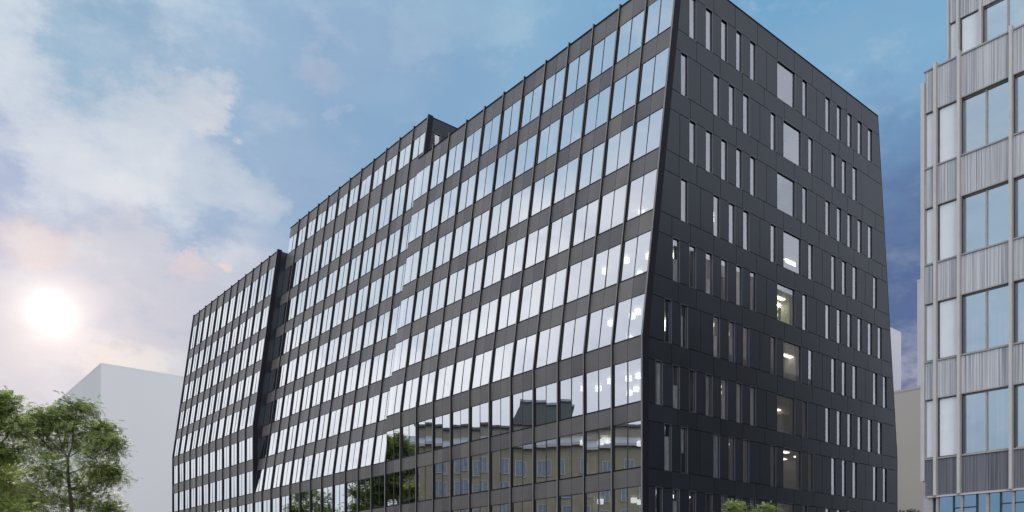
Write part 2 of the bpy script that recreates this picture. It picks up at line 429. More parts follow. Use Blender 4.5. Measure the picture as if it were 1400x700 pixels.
# corner pier of section a, following the kink; and the end piers of the other sections
def pier(t_lo, t_hi, zk, top, d0, d1, zbot=.12):
    off = offs(zk); b = MB()
    segs = [(zbot, zk), (zk, top)] if zbot < zk else [(zbot, top)]
    for za, zb in segs:
        b.box(d0, d1, t_lo, t_hi, za, zb, M['fin'], off, {5: M['finlit']})
    return b.build('corner_pier', office)
pier(-.06, .055, S(6), sections['a']['roof']+.16, -FD, .40)
pier(27.0-.02, 27.0+.10, S(7), sections['b']['roof']+.16, -FD, .40)
pier(81.0-.05, 81.0+.05, S(5), sections['c']['roof']+.16, -FD, .35)
# gable-like side walls of b (above a's roof) and c (in front of b)
def side_wall(t, q, depth_far, name='side_wall', zbot=.12, mm='clad'):
    off = offs(q['zk']); b = MB()
    zs = [zbot, q['zk'], q['roof']] if zbot < q['zk'] else [zbot, q['roof']]
    for za, zb in zip(zs, zs[1:]):
        b.hexa([(off(za)+.06, t+.03, za), (depth_far, t+.03, za), (depth_far, t+.28, za), (off(za)+.06, t+.28, za),
                (off(zb)+.06, t+.03, zb), (depth_far, t+.03, zb), (depth_far, t+.28, zb), (off(zb)+.06, t+.28, zb)], M[mm])
    return b.build(name, office)
C = sections['c']; B_ = sections['b']; A_ = sections['a']
pier(54.0-.03, 54.0+.12, S(5), C['roof']+.16, -FD, .42)
side_wall(54.0, C, 27.5, zbot=S(7))
# outer end wall of c
b = MB()
for za, zb in ((.12, S(5)), (S(5), C['roof'])):
    o0, o1 = offs(S(5))(za), offs(S(5))(zb); e0 = W+offback(za); e1 = W+offback(zb)
    b.hexa([(o0+.05, 80.7, za), (e0, 80.7, za), (e0, 80.95, za), (o0+.05, 80.95, za), (o1+.05, 80.7, zb), (e1, 80.7, zb), (e1, 80.95, zb), (o1+.05, 80.95, zb)], M['clad'])
b.build('end_wall', office)

# ---- gable wall (section a), panels with real gaps, real openings
def uL(x): return 860+x/2
odd_s = [73, 120, 165, 210, 252, 293, 331]; odd_r = [537, 568, 597, 625, 653, 680]
wid = {73: 18, 97: 18.5, 120: 17.5, 142: 18, 165: 17.5, 210: 17.5, 231: 16.5, 252: 16.5, 273: 16, 293: 15.5, 312: 16, 331: 15.5, 387: 14.5,
       474: 13.5, 490: 13.5, 537: 13, 553: 13, 568: 13, 582: 12.5, 597: 12.5, 611: 13, 625: 12.5, 653: 12.5, 667: 12, 680: 12, 694: 11.5}
def slots(k):
    if k % 2:
        lo = {1: 165, 3: 165, 5: 120}.get(k, 73); hi = {1: 653, 3: 653, 5: 680}.get(k, 680)
        return [x for x in odd_s+[474]+odd_r if lo <= x <= hi], 405, 453.5
    lo = {2: 142, 4: 142}.get(k, 97); hi = {2: 611, 4: 667}.get(k, 694)
    return [x for x in [97, 142, 231, 273, 312, 387, 490, 553, 582, 611, 667, 694] if lo <= x <= hi], 422, 470.5
offA = offs(A_['zk'])
def gl(z): return offA(z)+.43          # left edge of the cladding
def gr(z): return W+offback(z)          # right edge
GAP = .018
def gpanel(b, s0, s1, z0, z1, m):
    """cladding panel between s0 and s1 (None: the sloping edge)"""
    def L_(z): return gl(z) if s0 is None else s0+GAP
    def R_(z): return gr(z) if s1 is None else s1-GAP
    if min(R_(z0)-L_(z0), R_(z1)-L_(z1)) < .03: return
    zz = sorted({z0+GAP, z1-GAP} | {k for k in (A_['zk'], S(7)) if z0+GAP < k < z1-GAP})
    for za, zb in zip(zz, zz[1:]):
        b.hexa([(L_(za), 0, za), (R_(za), 0, za), (R_(za), .06, za), (L_(za), .06, za),
                (L_(zb), 0, zb), (R_(zb), 0, zb), (R_(zb), .06, zb), (L_(zb), .06, zb)], m)
cl_m = [M['clad']]*5+[M['clad_b']]*3+[M['clad_c']]*2
seam_u = [918, 943, 975.5, 1006, 1035, 1062, 1086, 1111, 1137, 1158, 1178, 1196]
slotwins = []
bands_z = []
for k in range(1, 10):
    b = MB(); z0, z1 = S(k), head(k)
    xs, bg0, bg1 = slots(k)
    ops = [(s_at(uL(x)), s_at(uL(x+wid[x])), 'slot') for x in xs]+[(s_at(uL(bg0)), s_at(uL(bg1)), 'big')]
    ops.sort()
    cur = None
    for (a, c, kd) in ops:
        ppos = cur if cur is not None else gl(z1)
        # intermediate seams in wide panels
        if a-ppos > 1.7:
            nn = 2 if a-ppos < 2.9 else 3
            pts = [cur]+[ppos+(a-ppos)*j/nn for j in range(1, nn)]+[a]
        else: pts = [cur, a]
        for p0, p1 in zip(pts, pts[1:]): gpanel(b, p0, p1, z0, z1, random.choice(cl_m))
        # solid wall behind each opening edge (jambs)
        cur = c
        slotwins.append((kd, a, c, z0, z1, k))
    gpanel(b, cur, None, z0, z1, random.choice(cl_m))
    b.build('gable_cladding', office); b = MB()
    # backing wall pieces between openings
    edges = [None]+[e for (a, c, _) in ops for e in (a, c)]+[None]
    for j in range(0, len(edges), 2):
        e0, e1 = edges[j], edges[j+1]
        l0, l1 = (gl(z0), gl(z1)) if e0 is None else (e0, e0)
        r0, r1 = (gr(z0), gr(z1)) if e1 is None else (e1, e1)
        if min(r0-l0, r1-l1) < .02: continue
        b.hexa([(l0, .08, z0), (r0, .08, z0), (r0, .40, z0), (l0, .40, z0), (l1, .08, z1), (r1, .08, z1), (r1, .40, z1), (l1, .40, z1)], M['reveal'])
    b.build('backing_wall', office)
    # band above this storey's windows
    zb0, zb1 = head(k), (S(k-1) if k > 1 else A_['roof']+.05)
    b = MB(); sh = 0 if k % 2 else 12
    cuts = [None]+[s_at(u+sh*.8+random.uniform(-1, 1)) for u in (seam_u if k > 1 else seam_u[2:])]+[None]
    cuts = [c for c in cuts if c is None or (c > gl(zb1)+.5 and c < gr(zb1)-.5)]
    for p0, p1 in zip(cuts, cuts[1:]): gpanel(b, p0, p1, zb0, zb1, random.choice(cl_m))
    b.build('gable_cladding', office); b = MB()
    b.hexa([(gl(zb0), .08, zb0), (gr(zb0), .08, zb0), (gr(zb0), .40, zb0), (gl(zb0), .40, zb0),
            (gl(zb1), .08, zb1-.03), (gr(zb1), .08, zb1-.03), (gr(zb1), .40, zb1-.03), (gl(zb1), .40, zb1-.03)], M['joint'])
    b.build('backing_wall', office)
b = MB(); gpanel(b, None, None, .12, S(9), M['clad']); b.build('gable_cladding', office); b = MB()
b.box(.45, W-.05, .08, .4, .12, S(9), M['joint']); b.build('backing_wall', office)
# coping on the gable
b = MB(); zc = A_['roof']+.05
b.box(gl(zc)-.2, gr(zc)+.03, -.03, .5, zc, zc+.05, M['fin']); b.build('coping', office)
def slot_parts(a, c, z0, z1, kd):
    fw = .026
    fr = MB()
    # light casing, 1 cm proud of the cladding
    for (x0, x1, y0, y1) in ((a-fw, a, z0-fw, z1+fw), (c, c+fw, z0-fw, z1+fw), (a, c, z1, z1+fw), (a, c, z0-fw, z0)):
        fr.box(x0, x1, -.012, .05, y0, y1, M['casing'])
    # inner frame
    g0 = .085
    for (x0, x1, y0, y1) in ((a+.002, a+.025, z0+.002, z1-.002), (c-.025, c-.002, z0+.002, z1-.002), (a+.025, c-.025, z0+.002, z0+.03), (a+.025, c-.025, z1-.03, z1-.002)):
        fr.box(x0, x1, .065, .12, y0, y1, M['reveal'])
    gm = MB(); e = [random.uniform(-.004, .004) for _ in range(2)]
    gm.poly([(a+.02, g0+e[0], z0+.025), (c-.02, g0+e[0]*1.5, z0+.025), (c-.02, g0+e[1], z1-.025), (a+.02, g0+e[1], z1-.025)], M['glass2'])
    return fr, gm
blm = mat('pale_blind', (.80, .76, .72), .85, 0, .25, 2.5, stretch=(2, 2, .7)); rb = random.Random(8); cnt = 0; rest = MB()
def merge(dst, src):
    b0 = len(dst.v); dst.v += src.v
    for f, mi in zip(src.f, src.m): dst.f.append(tuple(b0+i for i in f)); dst.m.append(dst.mi(src.mats[mi]))
for (kd, a, c, z0, z1, k) in sorted(slotwins, key=lambda x: x[5] == 9):
    fr, gm = slot_parts(a, c, z0, z1, kd)
    bl = None
    if k >= 5 and kd == 'slot' and rb.random() < .72:
        bl = MB(); w_ = (c-a)*rb.choice([.45, .6, .8, 1.0]); hh = (z1-z0)*rb.choice([.4, .55, .75, 1, 1])
        x0 = a if rb.random() < .5 else c-w_; zz0 = z0 if rb.random() < .6 else z1-hh
        bl.box(x0+.03, x0+w_-.03, .125+rb.uniform(0, .05), .20+.03, zz0, zz0+hh, blm)
        bl.build('blind', office)
    if kd == 'big' or cnt < 99:
        o = fr.build('square_window' if kd == 'big' else 'slot_window', office); gm.build('pane', o)
        if kd != 'big': cnt += 1
    else: merge(rest, fr); merge(rest, gm)
tag(rest.build('slot_window_row', office), kind='stuff')

# side wall of section b rising above a's roof, with its one slot window
def sb(u, v):
    s = s_at(u, 27.0); p = Vector((X0, Y0))+dL*27+dR*s; return s, (HZ-v)*p.y/FPX+EYE
wa, wz1 = sb(594.5, 182); wb, _ = sb(602, 187); wz0 = wz1-2.3
offB = offs(B_['zk']); zt = B_['roof']; zl = A_['roof']-.9
b = MB()
def bp(s0, s1, z0, z1, m=None):
    L0 = offB(z0)+.43 if s0 is None else s0+GAP; L1 = offB(z1)+.43 if s0 is None else s0+GAP
    e = W+offback(z1) if s1 is None else s1-GAP
    b.hexa([(L0, 27.0, z0+GAP), (e, 27.0, z0+GAP), (e, 27.06, z0+GAP), (L0, 27.06, z0+GAP), (L1, 27.0, z1-GAP), (e, 27.0, z1-GAP), (e, 27.06, z1-GAP), (L1, 27.06, z1-GAP)], m or random.choice(cl_m))
c1 = [wz1-.0]
for s0, s1 in ((None, 7.2), (7.2, 10.2), (10.2, 14), (14, 18), (18, 22), (22, None)): bp(s0, s1, wz1, zt)
for s0, s1 in ((None, wa), (wb, wb+1.3), (wb+1.3, 10.2), (10.2, 14), (14, 18), (18, 22), (22, None)): bp(s0, s1, zl, wz1)
for s0, s1 in ((offB(zl)+.45, wa), (wb, 25.5)): b.box(s0 if s0 == wb else offB(zt)+.4, s1, 27.08, 27.3, zl, wz1, M['joint'])
b.box(offB(zt)+.4, 25.5, 27.08, 27.3, wz1, zt, M['joint'])
b.build('side_wall', office)
fr, gm = slot_parts(wa, wb, zl+.3, wz1, 'slot')
for mb in (fr, gm): mb.v = [(x, y+27.0, z) for (x, y, z) in mb.v]
o = fr.build('slot_window', office); gm.build('pane', o)
b = MB(); b.box(offB(zt)+.2, W+offback(zt), 26.97, 27.4, zt, zt+.05, M['fin']); b.build('coping', office)

# ---- interior: floor slabs, core, partitions, lamps
b = MB()
for k in range(1, 11):
    zc = head(k)+.12 if k < 10 else S(9)-.9
    for key, q in sections.items():
        o_ = offs(q['zk'])(zc+.35)
        b.box(o_+.36, W+offback(zc+.35)-.4, q['t0']+(.42 if key != 'b' else .0), q['t0']+26.98-(.3 if key == 'c' else 0), zc, zc+.35, M['inwall'], None, {1: M['infloor']})
b.box(4.8, 25.2, 27.5, 53.8, S(1)-.5+2.95+.05, S(1)+3.0, M['inwall'], None, {1: M['infloor']})
b.build('floor_slab', office)
b = MB()
b.box(9, 20, 6.5, 76, .15, A_['roof']-1, M['inwall']); b.build('core_wall', office)
b = MB(); rr = random.Random(3)
for k in range(2, 10):
    zf = head(k+1)+.50 if k < 9 else S(9)-.5
    zc = head(k)+.11
    s = 4.0
    while s < 25:
        s += rr.uniform(1.5, 4.2)
        if rr.random() < .75: b.box(s, s+.12, .6, rr.uniform(2.0, 5.5), zf, zc, rr.choice([M['inwall'], M['inwall'], M['inwarm'], M['infloor']]))
        else: b.box(s, s+rr.uniform(.4, 1.3), rr.uniform(.9, 2.5), 2.7, zf, zf+rr.uniform(1.2, 2.4), rr.choice([M['inwall'], M['inwarm']]))
    for t in (2.25*3, 2.25*6, 2.25*9, 2.25*12, 2.25*16, 2.25*20, 2.25*24, 2.25*28):
        b.box(2.8+offA(zc), 3.2+offA(zc), t-.2, t+.2, zf, zc, M['inwall'])
b.build('partition', office)
b = MB(); rr = random.Random(11)
for k, nn in ((4, 3), (5, 8), (6, 9), (7, 9), (8, 7), (9, 5)):
    zc = head(k)+.10
    for _ in range(nn):
        s = rr.uniform(1.5, 5.0)+offA(zc); t = rr.uniform(.8, 6.5)
        b.box(s, s+.28, t, t+.28, zc-.42, zc-.1, M['pendant'])
    for _ in range(nn):
        s = rr.uniform(5.0, 26.0); t = rr.uniform(.9, 3.0)
        b.box(s, s+1.8, t, t+.3, zc-.05, zc-.005, M['lamp'])
b.build('ceiling_lamp', office)
b = MB(); rr = random.Random(5)
sa = s_at(1076)
for k in (5, 6):
    for j in range(5):
        z = S(k)+.2+j*.45; x = sa+(2.0 if k == 5 else .9)
        b.box(x, x+.45, 2.2, 2.4, z, z+.22, M['greenlamp'])
b.build('lit_shelf', office)

# ================================================================== pale plank-clad building on the right
P0 = (18.27, 32.70, 0)
plank = plankmat('grey_plank', (.20, .21, .25), (.60, .60, .63))
plankd = plankmat('dark_plank', (.055, .057, .070), (.18, .18, .21))
finl = mat('pale_fin', (.36, .34, .34), .55, .1, .06, 2)
fine = mat('pale_fin_lit', (.52, .50, .49), .5, .1, .05, 2)  # paler copy of the fin metal, painting in its lit faces against shaded sides
glb = glassmat('blue_glass', .62, (.80, .88, .93), (.95, .98, 1.0))
glw = glassmat('pale_glass', .5, (.96, .98, 1), (.95, .98, 1.0))
glt = glassmat('lobby_glass', .55, (.45, .62, .80), (.62, .80, 1.0))
wpan = mat('white_glass_panel', (.80, .82, .86), .12, 0, .04, 1.5, spec=.6)
curt = mat('white_curtain', (.80, .81, .84), .9, 0, .10, 5, .3, stretch=(1, 6, .2))
dmul = mat('dark_mullion', (.05, .055, .065), .45, .4)
pbl = empty('plank_clad_building', P0, TH)
tag(pbl, 'pale grey building at the right edge with plank-clad spandrels, vertical fins and wide blue windows', 'building')
TE = 1.64
endm = mat('dark_end_cladding', (.045, .047, .055), .6)
finsD = [1.12, .20, -1.69, -3.58, -5.47, -7.36, -9.25]
def dz(r): return r+EYE
roofD = dz(21.7)
HD = [19.96, 15.98, 11.99, 7.99]; SD = [17.62, 13.6, 9.55, 5.5]
bands = [(HD[0], 21.7), (HD[1], SD[0]), (HD[2], SD[1]), (HD[3], SD[2]), (3.95, SD[3])]
for i, (z0, z1) in enumerate(bands):
    b = MB(); m = plankd if i == 4 else plank
    ts = [TE-.06]+finsD
    for t1, t0 in zip(ts, ts[1:]):
        b.box(.0, .3, t0+.01, t1-.01, dz(z0)+.02, dz(z1)-.02, m)
    b.box(.30, .45, finsD[-1], TE-.02, dz(z0), dz(z1), dmul)
    b.box(-.04, .10, finsD[-1], TE-.02, dz(z1)-.03, dz(z1)+.03, finl)
    b.box(-.02, .10, finsD[-1], TE-.02, dz(z0)-.02, dz(z0)+.025, finl)
    b.build('plank_spandrel', pbl)
for t in finsD:
    b = MB(); b.box(-.20, .30, t-.055, t+.055, dz(3.95), roofD+.12, finl, None, {5: fine})
    b.build('fin', pbl)
b = MB(); b.box(-.06, .35, TE-.055, TE+.10, dz(4.6), roofD-.45, fine); b.build('corner_post', pbl)
def dwin(ta, tb, z0, z1, split, gmat, root, sx=0.0):
    b = MB(); dm = dmul if split or tb-ta > .6 else finl
    b.box(sx+.02, sx+.30, ta+.004, ta+.03, z0, z1, dm); b.box(sx+.02, sx+.30, tb-.05, tb-.004, z0, z1, dm)
    b.box(sx+.10, sx+.26, ta+.03, tb-.05, z0, z0+.05, finl); b.box(sx+.10, sx+.26, ta+.03, tb-.05, z1-.05, z1, finl)
    gx = .14 if (split or root is None) else .07
    if split:
        tm = (ta+tb)/2; b.box(sx+.08, sx+.26, tm-.035, tm+.035, z0+.05, z1-.05, finl)
    fr = b.build('window', root)
    g = MB(); e = random.uniform(-.004, .004)
    g.poly([(sx+gx+e, ta+.03, z0+.05), (sx+gx, ta+.03, z1-.05), (sx+gx, tb-.05, z1-.05), (sx+gx+e, tb-.05, z0+.05)], gmat)
    g.build('pane', fr)
for k in range(4):
    z0, z1 = dz(SD[k])+.03, dz(HD[k])-.02
    ts = [TE-.055]+finsD
    for j, (t1, t0) in enumerate(zip(ts, ts[1:])):
        dwin(t0+.055, t1-(.055 if j else 0), z0, z1, j >= 2, wpan if j < 2 else glb, pbl)
        if j < 2:
            b = MB(); b.box(.17, .20, t0+.09, t1-(.11 if j else .05), z0, z1, curt); b.build('curtain', pbl)
        elif k >= 2:
            b = MB(); n = 14; rr = random.Random(j*7+k); zt = z1-(.0 if k == 3 else .0)
            t = t0+.1
            while t < t1-.15:
                wv = rr.uniform(.05, .16)
                if rr.random() < (.62 if k == 3 else .5): b.box(.50+rr.uniform(0, .06), .53+rr.uniform(.06, .1), t, t+wv, z0, z0+(z1-z0)*(1.0 if k == 3 else .62), curt)
                t += wv+rr.uniform(.0, .1)
            b.build('curtain', pbl)
b = MB()
for r in (21.0, 17.0, 13.0, 9.0, 4.75):
    b.box(.5, 40, -9.3, TE-.1, dz(r)-.3, dz(r), M['inwall'])
b.box(7.5, 7.7, -9.3, TE-.1, .1, dz(21), M['inwall'])
for r in (20.0, 16.02, 12.03, 8.03):
    for s in (1.6, 3.4): b.box(s, s+.35, -9.2, TE-.12, dz(r), dz(r)+.6, M['inwall'])
b.build('floor_slab', pbl)
# lobby curtain wall
b = MB(); b.box(-.05, .5, TE-.50+.12, TE-.02, .12, dz(3.88), mat('lobby_pier', (.36, .36, .38), .6)); b.build('lobby_pier', pbl)
b = MB(); ztop = dz(3.90)
b.box(-.12, .3, -9.3, TE-.2, ztop-.02, ztop+.04, fine)
b.build('ledge', pbl)
b = MB()
g = MB(); g.poly([(.02, TE-.55, .12), (.02, -9.3, .12), (.02, -9.3, ztop-.02), (.02, TE-.55, ztop-.02)], glt)
def tD(u, s=0.0):
    tau = (u-CXP)/FPX; ox, oy = P0[0]+dR.x*s, P0[1]+dR.y*s
    return (ox-tau*oy)/(dL.y*tau-dL.x)
for u, wv in ((1282, .05), (1304, .018), (1315.6, .04), (1336, .02), (1350.4, .055), (1368.4, .02), (1386, .045), (1412, .02), (1430, .045)):
    t = tD(u); b.box(-.06, .06, t-wv, t+wv, .12, ztop-.02, dmul if wv < .035 else finl)
for u0, u1, zz in ((1304, 1315.6, 3.38), (1315.6, 1336, 3.38), (1368.4, 1386, 3.42), (1386, 1412, 3.42), (1304, 1336, 2.2), (1350, 1386, 2.2)):
    b.box(-.04, .05, tD(u1)+.02, tD(u0)-.02, dz(zz)-.02, dz(zz)+.02, dmul)
cw = b.build('lobby_window', pbl); g.build('pane', cw)
# end wall towards the street, rear volumes
b = MB(); b.box(.5, 42, TE-.12, TE, .12, roofD-.3, endm)
b.box(41.7, 42, -9.3, TE-.14, .12, roofD-.3, plankd); b.box(.5, 42, -9.6, -9.3, .12, roofD-.3, plankd)
b.build('end_wall', pbl)
b = MB(); b.box(.3, 42, -9.4, TE-.13, roofD-.5, roofD-.25, M['roof']); b.build('roof', pbl)
# set-back storeys on top
SX = 1.2; tE2 = 1.16
f2 = [.72, -.16, -2.05, -3.94, -5.83, -7.72]
zh = [(dz(21.2), dz(23.98)), (dz(25.55), dz(27.9))]
for (z0, z1) in ((dz(23.98), dz(25.55)), (dz(27.9), dz(29.6))):
    b = MB(); ts = [tE2-.05]+f2
    for t1, t0 in zip(ts, ts[1:]): b.box(SX, SX+.3, t0+.01, t1-.01, z0+.02, z1-.02, plank)
    b.box(SX+.3, SX+.4, f2[-1], tE2-.02, z0, z1, dmul); b.build('plank_spandrel', pbl)
for t in f2:
    b = MB(); b.box(SX-.18, SX+.3, t-.05, t+.05, dz(20.8), dz(29.7), finl, None, {5: fine}); b.build('fin', pbl)
b = MB(); b.box(SX-.03, SX+.3, tE2-.045, tE2+.03, dz(20.8), dz(29.6), fine)
b.box(SX+.3, 40, tE2-.12, tE2-.02, dz(20.8), dz(29.6), plankd); b.build('end_wall', pbl)
for (z0, z1) in zh:
    ts = [tE2-.045]+f2
    for j, (t1, t0) in enumerate(zip(ts, ts[1:])):
        dwin(t0+.05, t1-(.05 if j else 0), z0, z1, j >= 2, wpan if j < 2 else glb, pbl, SX)
        if j < 2:
            b = MB(); b.box(SX+.17, SX+.20, t0+.09, t1-.11, z0, z1, curt); b.build('curtain', pbl)
b = MB(); b.box(SX+.1, 40, -7.8, tE2-.1, dz(29.3), dz(29.6), M['roof']); b.box(SX+.5, 40, -7.8, tE2-.15, dz(24.7), dz(25.0), M['inwall']); b.box(9, 9.2, -7.8, tE2-.15, dz(20.8), dz(29.3), M['inwall'])
b.build('roof', pbl)

# ================================================================== plain blocks further off
def at(u, Y): return ((u-CXP)/FPX*Y, Y)
def block(name, u, Y, vtop, ls, lt, m, label, mt=None, rim=.35):
    """plain block whose near corner stands at photo column u; ls metres along dR, lt along dL"""
    x, y = at(u, Y); h = (HZ-vtop)*Y/FPX+EYE
    r = empty(name, (x, y, 0), TH)
    b = MB(); b.box(0, ls, 0, lt, 0, h-rim, m); b.build('wall', r)
    b = MB(); b.box(-.01, ls+.01, -.01, lt+.01, h-rim, h, mt or m)
    b.build('parapet', r)
    tag(r, label, 'building'); return r
palem = mat('pale_render', (.57, .57, .59), .9, 0, .03, .05)
beigem = mat('beige_render', (.42, .385, .36), .9, 0, .03, .05)
lav = mat('lavender_render', (.46, .46, .52), .9, 0, .03, .05)
block('plain_block', 138, 150, 496, 75, 60, palem, 'plain pale windowless block behind the leafy tree at left')
def block2(u0, Y, vtop, lt, ls, m, label):
    x, y = at(u0, Y); h = (HZ-vtop)*Y/FPX+EYE
    r = empty('plain_block', (x, y, 0), TH)      # (x,y): far-left end of the face that looks at the camera
    b = MB(); b.box(0, ls, -lt, 0, 0, h-.3, m); b.build('wall', r)
    b = MB(); b.box(-.04, ls, -lt, .04, h-.3, h, m); b.build('parapet', r)
    return tag(r, label, 'building')
block2(1205, 112, 538, 22, 14, beigem, 'plain beige windowless block between the dark gable and the plank-clad building')
block2(1254, 130, 383, 14, 14, lav, 'tall plain pinkish tower just left of the plank-clad building')
r = block('plain_block', 1200, 150, 440, 9.3, 12, lav, 'narrow plain pale block rising behind the far edge of the dark gable')

# ================================================================== street opposite, seen in the glass
def mirror(px, py):
    """real place of something whose reflection in the vertical facade appears at (px, py)"""
    q = Vector((px, py))-Vector((X0, Y0)); d = q.dot(dR)
    return Vector((px, py))-2*d*dR
YV = 128
pA = mirror(*at(540, YV)); pB = mirror(*at(1040, YV))
dv = (pB-pA).normalized(); angv = math.atan2(dv.y, dv.x)
LEN = (pB-pA).length
hz_ = lambda v: (HZ-v)*YV/FPX+EYE
ochre = mat('ochre_render', (.20, .183, .14), .9, 0, .12, .6)
tanw = mat('tan_render', (.20, .18, .155), .9, 0, .12, .6)
zinc = mat('zinc_roof', (.24, .26, .30), .5, .3, .1, .4)
slate = mat('green_copper', (.065, .078, .080), .5, .3, .1, .4)
wgl = mat('old_window_glass', (.12, .155, .20), .25, 0, .2, 2)
wfr = mat('white_paint', (.30, .30, .31), .6)
ob = empty('ochre_building', (pA.x, pA.y, 0), angv)
tag(ob, 'ochre rendered building with zinc roof and dark rooftop storey, mirrored in the lower glass', 'building')
# local frame: x along the street, y towards/away. find which side faces the office
nrm = Vector((-dv.y, dv.x)); side = 1 if (Vector((X0, Y0))-pA).dot(nrm) > 0 else -1
def obox(b, x0, x1, d0, d1, z0, z1, m):      # d: depth behind the street face
    y0, y1 = sorted((-side*d0, -side*d1)); b.box(x0, x1, y0, y1, z0, z1, m)
b = MB(); obox(b, 0, LEN, 0, 16, 0, hz_(607), ochre); b.build('wall', ob)
b = MB(); obox(b, -.4, LEN+.4, -.6, .0, hz_(607)-.3, hz_(607)+.05, wfr); b.build('cornice', ob)
b = MB()
ya, yb = -side*-.6, -side*3.2; zl_, zh_ = hz_(607)+.06, hz_(592)
pts = [(-.4, ya, zl_), (LEN+.4, ya, zl_), (LEN+.4, yb, zl_), (-.4, yb, zl_), (-.4, ya, zl_+.05), (LEN+.4, ya, zl_+.05), (LEN+.4, yb, zh_), (-.4, yb, zh_)]
b.hexa(pts, zinc); b.build('roof', ob)
b = MB(); obox(b, 3, LEN, 3.3, 15, hz_(607)+.1, hz_(577), tanw); obox(b, 2.6, LEN+.2, 2.9, 15.4, hz_(577), hz_(574), slate); b.build('attic_storey', ob)
x1 = (700-540)/FPX*YV; x2 = (785-540)/FPX*YV; z1_, z2_ = hz_(574)+.02, hz_(541)
b = MB(); yf, yr = sorted((-side*5, -side*13))
b.hexa([(x1, yf, z1_), (x2, yf, z1_), (x2, yr, z1_), (x1, yr, z1_), (x1+2, yf, z2_), (x2, yf, z2_), (x2, yr, z2_), (x1+2, yr, z2_)], slate)
obox(b, x1+1.6, x2+.4, 4.7, 13.3, z2_, z2_+.35, zinc); b.build('rooftop_storey', ob)
x = 3.0
while x < LEN-2:
    for fl in range(6):
        z = 1.6+fl*3.75
        b = MB()
        obox(b, x-.12, x, -.06, .02, z-.1, z+2.3, wfr); obox(b, x+1.3, x+1.42, -.06, .02, z-.1, z+2.3, wfr)
        obox(b, x, x+1.3, -.06, .02, z+2.2, z+2.3, wfr); obox(b, x-.15, x+1.45, -.12, .02, z-.22, z-.1, wfr)
        obox(b, x+.62, x+.68, -.04, .02, z, z+2.2, wfr)
        o = b.build('window', ob)
        b = MB(); yy = side*.02
        b.poly([(x, yy, z-.1), (x+1.3, yy, z-.1), (x+1.3, yy, z+2.2), (x, yy, z+2.2)], wgl); b.build('pane', o)
    x += 3.3

